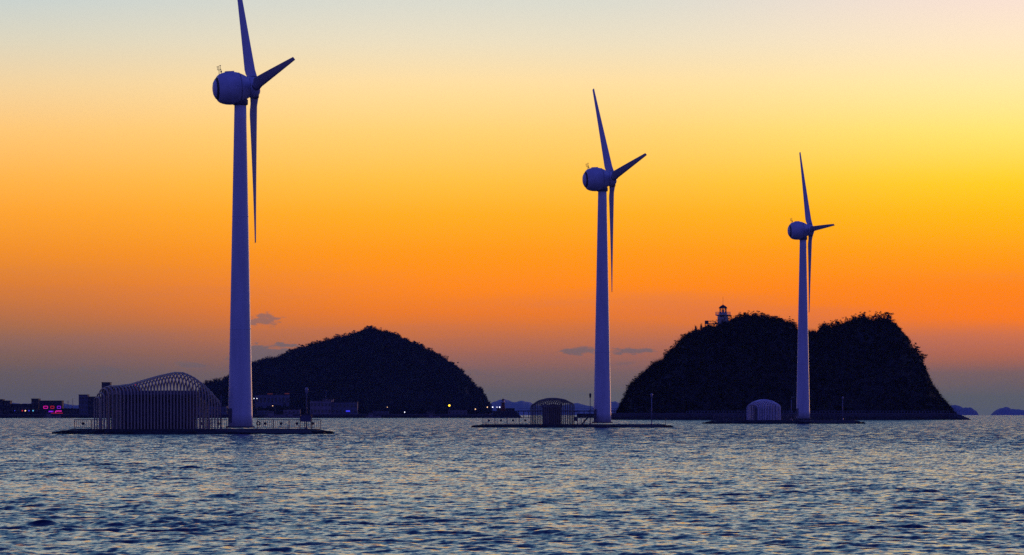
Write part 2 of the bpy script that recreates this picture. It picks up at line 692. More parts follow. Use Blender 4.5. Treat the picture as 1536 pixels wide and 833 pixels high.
hr = rng.uniform(.3, 2.9, len(pr_)) * np.clip(vnoise(pr_[:, 0] / 6, pr_[:, 1] * 0, 31) * 1.8, .3, 1.4)
pc = np.repeat(pr_, 5, 0)
hh_ = np.repeat(hr, 5)
pc = pc + np.stack([rng.normal(0, .55, len(pc)), rng.normal(0, .55, len(pc)), hh_ * rng.uniform(.3, 1.15, len(pc)) + .4], -1)
cv3 = canopy(pc, rng.uniform(.28, .62, len(pc)), 46, .11, rng, .6)
V, Fc = merge([cv, cv2, cv3, tw, tw2])
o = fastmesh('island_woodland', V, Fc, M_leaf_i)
tag(o, 'dense dark scrub and woodland covering the steep right-hand island', 'woodland', kind='stuff')

# ---- left hill
PROF_L = [(270, 640), (285, 612), (296, 595), (308, 578), (322, 574), (333, 574), (345, 566), (362, 556), (380, 546), (392, 542), (405, 540), (420, 536), (440, 526), (460, 518),
          (475, 514), (500, 512), (520, 506), (545, 497), (560, 494), (575, 497), (600, 508), (625, 516), (645, 526),
          (662, 537), (680, 548), (700, 563), (717, 583), (728, 598), (735, 612), (742, 640)]
DL = 3200
sampL = terrain('hill_terrain', PROF_L, DL, 110, 100, M_earth, 2.0, 9, label='rounded wooded hill across the water on the left')
n = 6500
u = rng.uniform(0.0, 1.0, n)
tt = np.concatenate([-rng.uniform(0, 1, n - 1500) ** .9, rng.uniform(-.05, .05, 900), rng.uniform(0, .6, 600)])
pt = sampL(u, tt)
pt = pt[pt[:, 2] > 1.0]
rd = rng.uniform(.8, 2.1, len(pt)) * (1 + .6 * (vnoise(pt[:, 0] / 9, pt[:, 1] / 9, 7) > .66))
pt[:, 2] += rd * .3
cvL = canopy(pt, rd, 44, .28, rng, .9)
cvL2 = canopy(pt, rd * .62, 14, .62, rng, .9)
pb = sampL(rng.uniform(.05, .97, 700), rng.uniform(-.06, .04, 700))
pb = pb[pb[:, 2] > 1]
twL = twigs(pb, rng.uniform(2.0, 4.2, len(pb)), 18, rng)
pr_ = sampL(rng.uniform(.03, .985, 420), rng.uniform(-.08, .03, 420))
pr_ = pr_[pr_[:, 2] > 2]
hr = rng.uniform(.4, 3.4, len(pr_))
pc = np.repeat(pr_, 5, 0)
hh_ = np.repeat(hr, 5)
pc = pc + np.stack([rng.normal(0, .9, len(pc)), rng.normal(0, .9, len(pc)), hh_ * rng.uniform(.3, 1.15, len(pc)) + .6], -1)
cvL3 = canopy(pc, rng.uniform(.5, 1.1, len(pc)), 40, .2, rng, .7)
V, Fc = merge([cvL, cvL2, cvL3, twL])
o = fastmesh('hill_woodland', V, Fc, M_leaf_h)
tag(o, 'far-off evergreen woodland covering the rounded hill on the left', 'woodland', kind='stuff')

# ---- faint far hills and islands
def far_ridge(name, prof, d, label, depth=300):
    xs = [p[0] for p in prof]
    ys = [p[1] for p in prof]
    px = np.linspace(xs[0], xs[-1], 120)
    H = CAMH - (np.interp(px, xs, ys) - HZ) / F * d
    H = H + (vnoise(px / 4, px * 0, 3) - .5) * 1.6 * (H > -3)
    base = -drop(d) - 4
    t = np.linspace(-1, 1, 13)
    T, HH = np.meshgrid(t, H, indexing='ij')
    Xv = np.meshgrid(t, (px - 768) / F * d, indexing='ij')[1]
    Yv = d + T * depth
    Z = base + (np.maximum(HH, base + .1) - base) * np.cos(T * PI / 2) ** .8
    Vv = np.stack([Xv, Yv, Z], -1).reshape(-1, 3)
    ny, nx = 13, 120
    i, j = np.meshgrid(np.arange(ny - 1), np.arange(nx - 1), indexing='ij')
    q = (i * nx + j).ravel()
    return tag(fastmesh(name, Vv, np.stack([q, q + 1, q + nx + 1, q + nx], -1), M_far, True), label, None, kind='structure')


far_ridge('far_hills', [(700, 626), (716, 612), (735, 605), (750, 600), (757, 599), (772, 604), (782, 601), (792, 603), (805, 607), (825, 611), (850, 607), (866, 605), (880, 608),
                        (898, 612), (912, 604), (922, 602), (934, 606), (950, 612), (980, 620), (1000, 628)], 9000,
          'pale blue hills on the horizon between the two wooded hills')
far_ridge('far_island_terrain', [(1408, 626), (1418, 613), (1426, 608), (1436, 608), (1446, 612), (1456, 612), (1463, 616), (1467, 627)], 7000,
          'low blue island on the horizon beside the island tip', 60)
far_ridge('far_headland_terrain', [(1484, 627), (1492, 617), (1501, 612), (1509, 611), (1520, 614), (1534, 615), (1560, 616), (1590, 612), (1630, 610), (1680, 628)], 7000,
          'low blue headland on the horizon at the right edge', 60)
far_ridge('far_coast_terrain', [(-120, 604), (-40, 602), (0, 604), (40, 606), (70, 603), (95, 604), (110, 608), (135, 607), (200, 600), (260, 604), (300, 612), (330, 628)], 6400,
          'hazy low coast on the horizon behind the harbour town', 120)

# ------------------------------------------------------------------ wind turbines
TILT, CONE = 3.2, 2.3


def blade_mesh(L):
    mb = MB()
    secs = []
    NS = 30
    for i in range(NS + 1):
        f = i / NS
        r = .75 + (L - .75) * f
        q = r / L
        g = min(1, max(0, (q - .045) / .10))
        g = g * g * (3 - 2 * g)
        cmax = 1.74 * min(1, .86 + q * .9) * (1 - .70 * max(0, (q - .16) / .84) ** 1.0)
        c = 1.42 * (1 - g) + cmax * g
        th = .85 * (1 - g) + (.26 - .12 * q) * g
        rnd = 1 - g
        p = R(38 + 20 * q)
        secs.append((r, c, th, rnd, p))
    n = 20
    vs, fs = [], []
    for r, c, th, rnd, p in secs:
        for k in range(n):
            t = 2 * PI * k / n
            # airfoil-ish: x along chord (leading edge +), y thickness
            xc = .5 * math.cos(t)
            prof = math.sin(t) * .5 * (rnd + (1 - rnd) * (.55 + .45 * math.cos(t)) * 1.25)
            x = (xc + (-.18 * (1 - rnd))) * c
            y = prof * th * c
            vs.append((x * math.cos(p) + y * math.sin(p), -x * math.sin(p) + y * math.cos(p), r))
    for i in range(len(secs) - 1):
        for k in range(n):
            k2 = (k + 1) % n
            fs.append((i * n + k, i * n + k2, (i + 1) * n + k2, (i + 1) * n + k))
    fs.append(tuple(reversed(range(n))))
    fs.append(tuple((len(secs) - 1) * n + k for k in range(n)))
    mb.add(vs, fs)
    return mb


HUBZ = 50.0
NZ = HUBZ - .05


def make_turbine(loc, beta, phase, label, Lb):
    """beta: how far the nose turns away from the viewer; phase: angle of the right-hand blade above horizontal"""
    a = math.atan2(loc[0], loc[1])
    root = thing('wind_turbine', loc, label, 'wind turbine', 'three wind turbines standing in the sea')
    root.rotation_euler = (0, 0, R(beta) - a)
    # tower: three tapering steel cans with flanges
    mb = MB()
    zt = HUBZ - 2.6
    prof = []
    for i in range(25):
        z = zt * i / 24
        prof.append((z, 1.82 + (.88 - 1.82) * i / 24))
    mb.lathe(prof, 48)
    tw_ = mb.build('tower', M_white, root, True)
    for zf in (14.5, 31.0):
        rf = 1.82 + (.88 - 1.82) * zf / zt
        MB().lathe([(zf - .05, rf + .004), (zf - .04, rf + .025), (zf + .04, rf + .025), (zf + .05, rf + .004)], 48).build('flange', M_white, tw_, True)
    MB().lathe([(-.05, 2.15), (.16, 2.15), (.2, 2.05)], 40).build('base_ring', M_conc, root)
    # door on the landward flank with its frame
    dm = Matrix.Rotation(R(200), 4, 'Z')
    door = MB().box((1.745, 0, 1.75), (.12, .95, 2.1), M=dm).build('door', M_vent, root)
    MB().box((1.82, .32, 1.7), (.06, .06, .18), M=dm).build('handle', M_dark, door)
    # yaw collar
    MB().lathe([(zt, 1.0), (zt + .1, 1.12), (zt + .75, 1.14), (zt + .85, 1.05)], 40).build('yaw_collar', M_vent, root, True)
    T = Matrix.Translation((0, 0, NZ)) @ Matrix.Rotation(R(-TILT), 4, 'Y')
    # nacelle
    prof = [(-3.40, 1.66), (-3.46, 1.76), (-3.38, 1.88), (-3.1, 2.10), (-2.7, 2.26), (-2.2, 2.38), (-1.6, 2.44), (-1.0, 2.42), (-.4, 2.30), (.1, 2.12), (.5, 1.93), (.85, 1.73), (1.1, 1.58), (1.22, 1.5)]
    nac = MB().lathe(prof, 56, 'x').build('nacelle', M_nac, root, True)
    nac.matrix_local = T
    MB().lathe([(-4.12, .05), (-4.1, .5), (-3.98, 1.0), (-3.8, 1.32), (-3.7, 1.40)], 48, 'x').build('rear_cover', M_white, nac, True)
    MB().lathe([(-3.7, 1.38), (-3.72, 1.46), (-3.42, 1.72), (-3.3, 1.72)], 48, 'x').build('rear_gasket', M_dark, nac, True)
    for q in (-.15, ):
        MB().lathe([(q - .03, 2.225), (q, 2.28), (q + .03, 2.225)], 56, 'x').build('seam', M_vent, nac, True)
    hatch = MB()
    hatch.box((-1.5, 0, 2.46), (1.3, .8, .1)).build('roof_hatch', M_nac, nac)
    ant = MB()
    bx_ = -3.05
    ant.tube([(bx_, 0, 2.0), (bx_, 0, 3.35)], .045)
    ant.tube([(bx_ + .32, .1, 2.05), (bx_ + .32, .1, 2.9)], .04)
    ant.tube([(bx_ - .22, 0, 2.75), (bx_ + .25, 0, 2.75)], .035)
    ant.tube([(bx_ - .22, 0, 2.75), (bx_ - .22, 0, 3.2)], .035)
    ant.tube([(bx_ + .22, 0, 2.75), (bx_ + .22, 0, 3.35)], .035)
    ant.box((bx_ + .22, 0, 3.4), (.2, .1, .1))
    ant.box((bx_ + .34, .1, 2.5), (.2, .16, .26))
    ant.box((bx_ - .22, 0, 3.22), (.14, .14, .1))
    ant.build('wind_sensor_mast', M_dark, nac)
    # hub
    hub = MB().lathe([(1.26, 1.36), (1.30, 1.48), (1.6, 1.56), (2.1, 1.55), (2.5, 1.38), (2.78, 1.05), (2.93, .6), (2.98, .1)], 48, 'x').build('hub', M_nac, root, True)
    hub.matrix_local = T
    bm = blade_mesh(Lb)
    first = None
    for j in range(3):
        th = phase + 120 * j
        M = T @ Matrix.Translation((2.1, 0, 0)) @ Matrix.Rotation(R(90 - th), 4, 'X') @ Matrix.Rotation(R(CONE), 4, 'Y')
        if first is None:
            b = first = bm.build('blade', M_blade, root, True)
        else:
            b = first.copy()
            COL.objects.link(b)
            b.parent = root
        b.matrix_local = M
        c = MB().lathe([(.9, .66), (1.5, .70), (1.62, .66), (1.64, .60)], 24).build('root_collar', M_vent, b, True)
    return root


D1, D2, D3 = F / 10.2, F / 7.32, F / 5.66
LB = 24.8
T1 = make_turbine(P(360.5, 641.5, D1), 11.2, 5.6, 'tallest and nearest wind turbine, on the islet with the long ribbed pavilion', LB)
T2 = make_turbine(P(903.5, 634.5, D2), 14.2, 8.5, 'middle-sized wind turbine standing between the two wooded hills', LB)
T3 = make_turbine(P(1204.5, 628.5, D3), 12.0, .8, 'smallest and farthest wind turbine, in front of the wooded island', LB)


# ------------------------------------------------------------------ turbine islets
def islet(x0, x1, tx0, tx1, ytop, d, hy, label, seed):
    """x0..x1 waterline extent, tx0..tx1 flat deck extent in photo columns"""
    zt = ZZ(ytop, d)
    wl = -drop(d)
    cx = PX((tx0 + tx1) / 2, d)
    cw = PX((x0 + x1) / 2, d)
    rx = (PX(tx1, d) - PX(tx0, d)) / 2
    rw = (PX(x1, d) - PX(x0, d)) / 2
    root = thing('turbine_islet', (cx, d, wl), label, 'rock islet', 'man-made islets under the turbines')
    n = 120
    rg = random.Random(seed)
    def ring(rx_, ry_, ox, z, jit):
        out = []
        for k_ in range(n):
            t = 2 * PI * k_ / n
            e = .55
            ct, st = math.cos(t), math.sin(t)
            x = math.copysign(abs(ct) ** e, ct) * rx_ + ox
            y = math.copysign(abs(st) ** e, st) * ry_
            out.append((x + rg.uniform(-jit, jit), y + rg.uniform(-jit, jit), z + rg.uniform(-jit, jit) * .35))
        return out
    h = zt - wl
    off = cw - cx
    rings = [ring(rx + .15, hy + .1, 0, h - .10, .03)]
    for f, zz_ in ((.3, .72), (.6, .42), (.85, .14), (1.0, -.1), (1.05, -.9)):
        rings.append(ring(rx + .15 + (rw - rx - .15) * f, hy + 2.4 * f, off * f, (h - .1) * zz_ if zz_ > 0 else zz_, .22))
    mb = MB()
    vs = [v for r_ in rings for v in r_]
    fs = []
    for i in range(len(rings) - 1):
        for k_ in range(n):
            k2 = (k_ + 1) % n
            fs.append((i * n + k2, i * n + k_, (i + 1) * n + k_, (i + 1) * n + k2))
    fs.append(tuple(range(n)))
    mb.add(vs, fs)
    for k_ in range(150):
        t = rg.uniform(0, 2 * PI)
        e = .55
        f = rg.uniform(.45, 1.02)
        bx = math.copysign(abs(math.cos(t)) ** e, math.cos(t)) * (rx + (rw - rx) * f) + off * f
        by = math.copysign(abs(math.sin(t)) ** e, math.sin(t)) * (hy + 2.4 * f)
        q = rg.uniform(.35, .8)
        mb.box((bx, by, (h - .1) * (.75 - .75 * f)), (q * 1.3, q, q * .7), rg.uniform(0, 3), None)
    mb.build('rock_slope', M_rock, root)
    dk = MB()
    top = ring(rx, hy, 0, h, 0)
    bot = ring(rx, hy, 0, h - .28, 0)
    dk.add(top + bot, [tuple(range(n))] + [(k_ , k_ + n, (k_ + 1) % n + n, (k_ + 1) % n) for k_ in range(n)])
    dk.build('deck', M_concd, root)
    return root, zt


I1, z1 = islet(85, 497, 108, 480, 643.5, D1, 11, 'rocky islet and concrete deck under the nearest turbine', 1)
I2, z2 = islet(708, 1008, 722, 996, 636.5, D2, 9, 'rocky islet and concrete deck under the middle turbine', 2)
I3, z3 = islet(1054, 1296, 1068, 1284, 630.3, D3, 9, 'rocky islet and concrete deck under the farthest turbine', 3)
# paved sloping apron along the water side, right of each tower
def apron(root, d, xa, xb, hy):
    ox = root.location.x
    xa, xb = PX(xa, d) - ox, PX(xb, d) - ox
    h = {I1: z1, I2: z2, I3: z3}[root] - root.location.z
    mb = MB()
    vs = [(xa, -hy - .25, h - .02), (xb, -hy - .25, h - .08), (xb + .8, -hy - 2.3, .1), (xa + (xb - xa) * .45, -hy - 2.6, .15), (xa, -hy - .9, h - .35)]
    vs2 = [(v[0], v[1] + .5, v[2] - .3) for v in vs]
    m5 = len(vs)
    mb.add(vs + vs2, [tuple(reversed(range(m5))), tuple(range(m5, 2 * m5))] + [(k_, (k_ + 1) % m5, (k_ + 1) % m5 + m5, k_ + m5) for k_ in range(m5)])
    mb.build('paved_apron', M_concd, root)


apron(I1, D1, 330, 468, 11)
apron(I2, D2, 880, 988, 9)
apron(I3, D3, 1190, 1276, 9)

# ------------------------------------------------------------------ ribbed pavilions
def pavilion(px, d, zdeck, phi, Ltot, nrib, hf, wf, ef, room, label, rr=.11, yoff=0.0, rm_=None):
    rm_ = rm_ or M_rib
    root = thing('ribbed_pavilion', (PX(px, d), d + yoff, zdeck), label, 'pavilion', None, R(phi))
    for i in range(nrib):
        s = -Ltot / 2 + Ltot * i / (nrib - 1)
        f = i / (nrib - 1)
        h, wd, e = hf(f), wf(f), ef(f)
        pts = [(s, -wd, -.05), (s, -wd, e * .5), (s, -wd, e)]
        for k_ in range(1, 16):
            t = PI * k_ / 16
            ct, st = math.cos(t), math.sin(t)
            pts.append((s, -wd * math.copysign(abs(ct) ** .8, ct), e + (h - e) * abs(st) ** .85))
        pts += [(s, wd, e), (s, wd, e * .5), (s, wd, -.05)]
        MB().tube(pts, rr, 6).build('rib', rm_, root)
    x0, x1, yw, z0, z1_ = room
    rm = MB().box(((x0 + x1) / 2, 0, (z0 + z1_) / 2 - .02), (x1 - x0, 2 * yw, z1_ - z0)).build('room', M_room, root)
    MB().box(((x0 + x1) / 2, 0, z1_ - .28), (x1 - x0 + .3, 2 * yw + .3, .62)).build('fascia', M_fascia, rm)
    nwin = max(3, int((x1 - x0) / 1.6))
    for i in range(nwin):
        xc = x0 + (x1 - x0) * (i + .5) / nwin
        MB().box((xc, -yw - .02, z1_ - 1.35), ((x1 - x0) / nwin - .35, .06, .8)).build('window', M_glass, rm)
    MB().box(((x0 + x1) / 2, -yw - .03, z0 + .45), (x1 - x0 - .6, .08, .9)).build('gap_shade_strip', M_dark, rm)  # dark strip standing in for the shaded gap below the room
    # eave beam tying the ribs
    return root


def interp(f, pts):
    return float(np.interp(f, [p[0] for p in pts], [p[1] for p in pts]))


pavilion(234, D1, z1, 20, 17.8, 37,
         lambda f: interp(f, [(0, 4.6), (.03, 5.3), (.06, 6.0), (.10, 6.25), (.2, 6.35), (.3, 6.6), (.4, 7.15), (.53, 7.8), (.66, 8.3), (.73, 8.25), (.8, 7.7), (.88, 6.7), (.95, 5.5), (1, 4.5)]),
         lambda f: interp(f, [(0, 1.6), (.04, 2.2), (.1, 3.4), (.2, 4.3), (.7, 4.5), (.9, 4.0), (1, 3.4)]),
         lambda f: interp(f, [(0, 4.0), (.04, 4.7), (.1, 5.0), (.7, 4.9), (.85, 3.9), (1, 2.4)]),
         (-6.0, 5.2, 3.0, 0.0, 5.6), 'long white ribbed pavilion, wave-shaped with a tall dome, on the nearest islet')
pavilion(828.5, D2, z2, 33, 7.2, 17,
         lambda f: interp(f, [(0, 4.2), (.15, 4.9), (.4, 5.3), (.6, 5.3), (.8, 5.1), (1, 4.5)]),
         lambda f: interp(f, [(0, 2.5), (.2, 2.9), (.8, 2.9), (1, 2.6)]),
         lambda f: interp(f, [(0, 3.3), (.5, 4.1), (1, 3.6)]),
         (-1.6, 1.4, 1.2, 0.0, 4.0), 'small ribbed dome pavilion on the middle islet, dark against the sky', .115, 0.0, mat('brown_rib', (.20, .16, .12), .6, .1, 2))
pavilion(1145.5, D3, z3, 33, 7.2, 15,
         lambda f: interp(f, [(0, 4.2), (.15, 4.9), (.4, 5.4), (.6, 5.4), (.8, 5.1), (1, 4.4)]),
         lambda f: interp(f, [(0, 2.5), (.2, 2.9), (.8, 2.9), (1, 2.6)]),
         lambda f: interp(f, [(0, 3.1), (.5, 3.3), (1, 2.9)]),
         (-2.0, 1.9, 1.5, 0.0, 3.6), 'small ribbed dome pavilion on the farthest islet, pale against the dark island', .105, 0.0, mat('white_rib', (.85, .84, .9), .5, .06, 2))


# ------------------------------------------------------------------ railings
def railing(pts, z, label, h=1.35, medal=2.4, bal=.3):
    """pts: list of (X, Y)"""
    root = thing('railing', (pts[0][0], pts[0][1], z), label, 'railing', 'steel railings around the islet decks')
    ox, oy = pts[0]
    bars = MB()
    for (xa, ya), (xb, yb) in zip(pts[:-1], pts[1:]):
        L = math.hypot(xb - xa, yb - ya)
        dx, dy = (xb - xa) / L, (yb - ya) / L
        g = lambda s: (xa + dx * s - ox, ya + dy * s - oy)
        a0, a1 = g(0), g(L)
        MB().tube([(a0[0], a0[1], h), (a1[0], a1[1], h)], .045, 6).build('top_rail', M_rail, root)
        MB().tube([(a0[0], a0[1], .16), (a1[0], a1[1], .16)], .03, 6).build('bottom_rail', M_rail, root)
        npst = max(1, round(L / medal))
        for i in range(npst + 1):
            q = g(L * i / npst)
            MB().box((q[0], q[1], h / 2 + .02), (.11, .11, h + .04)).build('post', M_rail, root)
            if i < npst and L > 3:
                qc = g(L * (i + .5) / npst)
                MB().lathe([(-.03, .22), (.03, .22)], 18, 'z').build('round_plaque', M_dark, root).matrix_local = \
                    Matrix.Translation((qc[0], qc[1], h * .56)) @ Matrix.Rotation(R(90), 4, 'X')
        nb = int(L / bal)
        for i in range(1, nb):
            q = g(L * i / nb)
            bars.box((q[0], q[1], h / 2 + .08), (.055, .055, h - .16))
    bars.build('balusters', M_rail, root)
    return root


railing([(PX(104.5, D1), D1 + 8), (PX(335, D1), D1 + 8.8)], z1, 'railing along the far deck edge behind the long pavilion')
railing([(PX(381, D1), D1 + 9.2), (PX(478, D1), D1 + 8)], z1, 'railing right of the nearest turbine tower, on the deck end')
railing([(PX(724, D2), D2 + 6.5), (PX(797, D2), D2 + 7)], z2, 'railing left of the middle islet pavilion')
railing([(PX(867, D2), D2 + 7.5), (PX(889, D2), D2 + 7.5)], z2, 'short railing between middle pavilion and tower')
railing([(PX(1072, D3), D3 + 6.5), (PX(1118, D3), D3 + 7)], z3, 'railing left of the farthest islet pavilion')
railing([(PX(1175, D3), D3 + 7.5), (PX(1196, D3), D3 + 7.5)], z3, 'short railing between farthest pavilion and tower')


# ------------------------------------------------------------------ lamp posts on islets
M_lamp = mat('lamp_housing', (.32, .32, .40), .4, .1, 4)


def lamp(x, ytop, d, z, label, head=M_dark, pole=M_rail, yoff=0.0, style=0):
    h = ZZ(ytop, d) - z
    root = thing('lamp_post', (PX(x, d), d + yoff, z), label, 'lamp post', 'lamp posts on the turbine islets')
    MB().lathe([(0, .2), (.12, .2), (.14, .12), (.5, .11)], 16).build('base', pole, root)
    MB().tube([(0, 0, .4), (0, 0, h - .9)], [.09, .07], 10).build('pole', pole, root, True)
    if style == 0:
        MB().lathe([(h - .95, .08), (h - .9, .17), (h - .4, .22), (h - .3, .24), (h - .12, .2), (h, .05)], 14).build('lamp_head', head, root, True)
    else:
        a = MB()
        a.tube([(0, 0, h - .95), (.02, -.1, h - .45), (.15, -.3, h - .12), (.42, -.5, h - .08)], .05, 8).build('arm', pole, root, True)
        MB().box((.42, -.5, h - .12), (.5, .28, .12)).build('lamp_head', head, root)
    return root


lamp(333.5, 582, D1, z1, 'dark-headed lamp post right of the long pavilion, left of the tower', yoff=-3)
lamp(459.5, 581, D1, z1, 'lamp post with pale head behind the notice board', head=M_lamp, yoff=1)
lamp(885, 590, D2, z2, 'dark-headed lamp post against the left side of the middle tower', yoff=-3)
lamp(977.5, 590, D2, z2, 'slim pale lamp post alone on the right end of the middle islet', head=M_lamp, pole=M_lamp)
lamp(1187, 595, D3, z3, 'slim hooked lamp post left of the farthest tower', head=M_lamp, pole=M_lamp, style=1)
lamp(1264, 595, D3, z3, 'slim pale lamp post right of the farthest tower', head=M_lamp, pole=M_lamp)

# notice board at T1
nb = thing('notice_board', (PX(459.5, D1), D1 - 2, z1), 'dark notice board on two posts at the right end of the nearest islet', 'notice board')
wpx = 17 / 10.2
for s_ in (-1, 1):
    MB().box((s_ * wpx / 2, 0, 1.1), (.13, .13, 2.25)).build('post', M_dark, nb)
pn = MB().box((0, 0, 1.55), (wpx - .15, .07, 1.0)).build('panel', mat('board_blue', (.10, .11, .17), .5, .15, 1), nb)
MB().box((0, 0, 2.1), (wpx + .2, .3, .07)).build('cap', M_dark, nb)
# small round life ring hung on the railing beside the T1 tower
lr = MB()
ringp = []
for k_ in range(25):
    t = 2 * PI * k_ / 24
    ringp.append((math.cos(t) * .26, 0, math.sin(t) * .26))
lr.tube(ringp, .085, 8, False)
lro = lr.build('life_ring', M_dark, None, True, (PX(382.8, D1), D1 + 9.0, z1 + .78))
tag(lro, 'dark life ring hung on the railing beside the nearest tower', 'life ring')

# access stair at the middle tower
st = thing('access_stair', (PX(871.5, D2), D2 - 2.4, z2), 'steel stair rising to the door of the middle tower', 'stair')
Ls, Hs = 1.9, 2.0
for s_ in (-.4, .4):
    MB().prism([(0, 0), (.35, 0), (Ls + .1, Hs - .1), (Ls + .1, Hs + .12), (Ls - .2, Hs + .1)], s_ - .04, s_ + .04).build('stringer', M_dark, st)
    MB().tube([(.05, s_, .2), (.05, s_, 1.1), (Ls, s_, Hs + 1.05), (Ls + .9, s_, Hs + 1.05)], .035, 6).build('handrail', M_rail, st)
stp = MB()
for i in range(9):
    stp.box((.2 + i * Ls / 9, 0, .2 + i * Hs / 9), (.28, .76, .05))
stp.build('treads', M_dark, st)
MB().box((Ls + .55, 0, Hs), (.9, .9, .1)).build('landing', M_dark, st)
for s_ in (-.38, .38):
    MB().box((Ls + .9, s_, Hs / 2), (.1, .1, Hs)).build('leg', M_dark, st)
# small cabinet right of pavilion 2
cbn = thing('service_cabinet', (PX(863.5, D2), D2 - 1, z2), 'narrow open frame cabinet at the right side of the middle pavilion', 'cabinet')
MB().box((-.28, 0, 1.25), (.1, .5, 2.5)).build('side_panel', M_dark, cbn)
MB().box((.28, 0, 1.25), (.1, .5, 2.5)).build('side_panel', M_dark, cbn)
MB().box((0, 0, 2.54), (.8, .7, .08)).build('roof', M_dark, cbn)
MB().box((0, 0.1, 1.1), (.44, .3, .9)).build('box', M_vent, cbn)
# marker light post at islet end
mk = thing('marker_post', (PX(998, D2), D2, z2 - .55), 'short marker post on the right tip of the middle islet', 'marker post')
MB().tube([(0, 0, 0), (0, 0, 1.5)], .07, 8).build('post', M_rail, mk)
MB().lathe([(1.5, .12), (1.75, .12), (1.85, .04)], 10).build('light_housing', M_dark, mk)


# ------------------------------------------------------------------ island sea wall and lighthouse
DW = 1890
wl = -drop(DW)
sw = thing('sea_wall', (0, DW, wl), 'long grey sea wall and promenade in front of the wooded island', 'sea wall')
xa, xb = PX(905, DW), PX(1432, DW)
zt = ZZ(620.5, DW) - wl
MB().box(((xa + xb) / 2, 4, zt / 2 - .5), (xb - xa, 7, zt + 1)).build('wall', mat('sea_wall_stone', (.085, .075, .085), .85, .35, .25, stretch=(1, 1, 3)), sw)
MB().box(((xa + xb) / 2, .75, zt + .05), (xb - xa, .6, .24)).build('coping', mat('coping', (.15, .14, .16), .8, .2, .5), sw)
rk = MB()
rg = random.Random(4)
x = xa
while x < xb + 1:
    for row in range(3):
        s_ = rg.uniform(.5, 1.0)
        rk.box((x + rg.uniform(-.3, .3), -.9 - row * .8 + rg.uniform(-.2, .2), .9 - row * .42), (s_ * 1.3, s_, s_), rg.uniform(0, 3),
               Matrix.Translation((0, 0, 0)) @ Matrix.Rotation(rg.uniform(-.02, .02), 4, 'X'))
    x += .85
rk.build('armour_rocks', M_rock2, sw)
# arched openings of the older quay part
for i in range(17):
    xx = PX(938, DW) + i * .98
    MB().box((xx, .43, .95), (.55, .1, 1.0)).build('arch_opening', M_glass, sw)
pr = thing('promenade_railing', (0, DW + 1.1, wl + zt + .165), 'pale post railing along the promenade top in front of the island', 'railing')
nn = 88
MB().tube([(PX(1030, DW), 0, .8), (PX(1425, DW), 0, .8)], .035, 6).build('top_rail', M_lamp, pr)
for i in range(nn):
    xx = PX(1030, DW) + (PX(1425, DW) - PX(1030, DW)) * i / (nn - 1)
    MB().box((xx, 0, .4), (.1, .1, .8)).build('post', M_lamp, pr)
# rock point running out right of the wall
tp = thing('rock_point', (PX(1446, DW), DW + 1, wl), 'low dark rock point ending the island on the right', 'rocks')
nx_, ny_ = 60, 24
gx = np.linspace(PX(1422, DW), PX(1463, DW), nx_) - PX(1446, DW)
gy = np.linspace(-4, 9, ny_)
GX, GY = np.meshgrid(gx, gy, indexing='ij')
fx = (GX - gx[0]) / (gx[-1] - gx[0])
hh = np.interp(fx, [0, .25, .5, .8, 1], [2.8, 2.7, 2.0, .8, -.5]) * np.clip(np.sin(np.clip((GY + 4) / 13, 0, 1) * PI), 0, 1) ** .5
hh = hh + (vnoise(GX / .6, GY / .6, 5) - .5) * .6 * np.clip(hh, 0, 1) - .3
q = (np.arange(nx_ - 1)[:, None] * ny_ + np.arange(ny_ - 1)[None, :]).ravel()
fastmesh('rock', np.stack([GX, GY, hh], -1).reshape(-1, 3), np.stack([q, q + ny_, q + ny_ + 1, q + 1], -1), M_rock2, False, tp)
sh = thing('shelter', (PX(1436, DW), DW + 3, wl + 2.3), 'tiny open shelter on the rock point at the island tip', 'shelter')
MB().box((0, 0, 1.25), (2.4, 1.2, .12)).build('roof', M_lamp, sh)
for xx in (-1.0, 0, 1.0):
    MB().box((xx, 0, .6), (.14, .14, 1.2)).build('post', M_rail, sh)

# white lighthouse
DH = DR - 3
s = DH / F
base = P(1084.5, 499, DH)
lh = thing('lighthouse', base, 'white octagonal lighthouse with round gallery on top of the wooded island', 'lighthouse')
M_lw = mat('lighthouse_white', (.62, .57, .46), .6, .12, .5)
zb = lambda y: (499 - y) * s
MB().lathe([(0, 2.45), (zb(474.5), 2.2)], 8).build('tower', M_lw, lh)
MB().lathe([(zb(474.4), 2.1), (zb(473.4), 3.0), (zb(472.6), 3.1), (zb(472.0), 3.1)], 24).build('gallery', M_lw, lh)
gr = MB()
for k_ in range(20):
    t = 2 * PI * k_ / 20
    gr.box((3.0 * math.cos(t), 3.0 * math.sin(t), (zb(472) + zb(468.4)) / 2), (.07, .07, zb(468.4) - zb(472)))
gp = [(3.0 * math.cos(2 * PI * k_ / 24), 3.0 * math.sin(2 * PI * k_ / 24), zb(468.4)) for k_ in range(25)]
gr.tube(gp, .06, 6, False)
gr.tube([(p[0], p[1], (zb(472) + zb(468.4)) / 2) for p in gp], .05, 6, False)
gr.build('gallery_railing', M_lamp, lh)
ln = MB().lathe([(zb(472.0) , 1.6), (zb(469.2), 1.6)], 8).build('lantern_base', M_lw, lh)
for k_ in range(8):
    t = 2 * PI * (k_) / 8
    MB().box((1.36 * math.cos(t), 1.36 * math.sin(t), (zb(470.2) + zb(462.6)) / 2), (.16, .16, zb(462.6) - zb(470.2)), t).build('mullion', M_dark, lh)
gm = bpy.data.materials.new('lantern_glass')
gm.use_nodes = True
gb = gm.node_tree.nodes['Principled BSDF']
gb.inputs['Base Color'].default_value = (.7, .7, .75, 1)
gb.inputs['Transmission Weight'].default_value = .9
gb.inputs['Roughness'].default_value = .1
gb.inputs['IOR'].default_value = 1.05
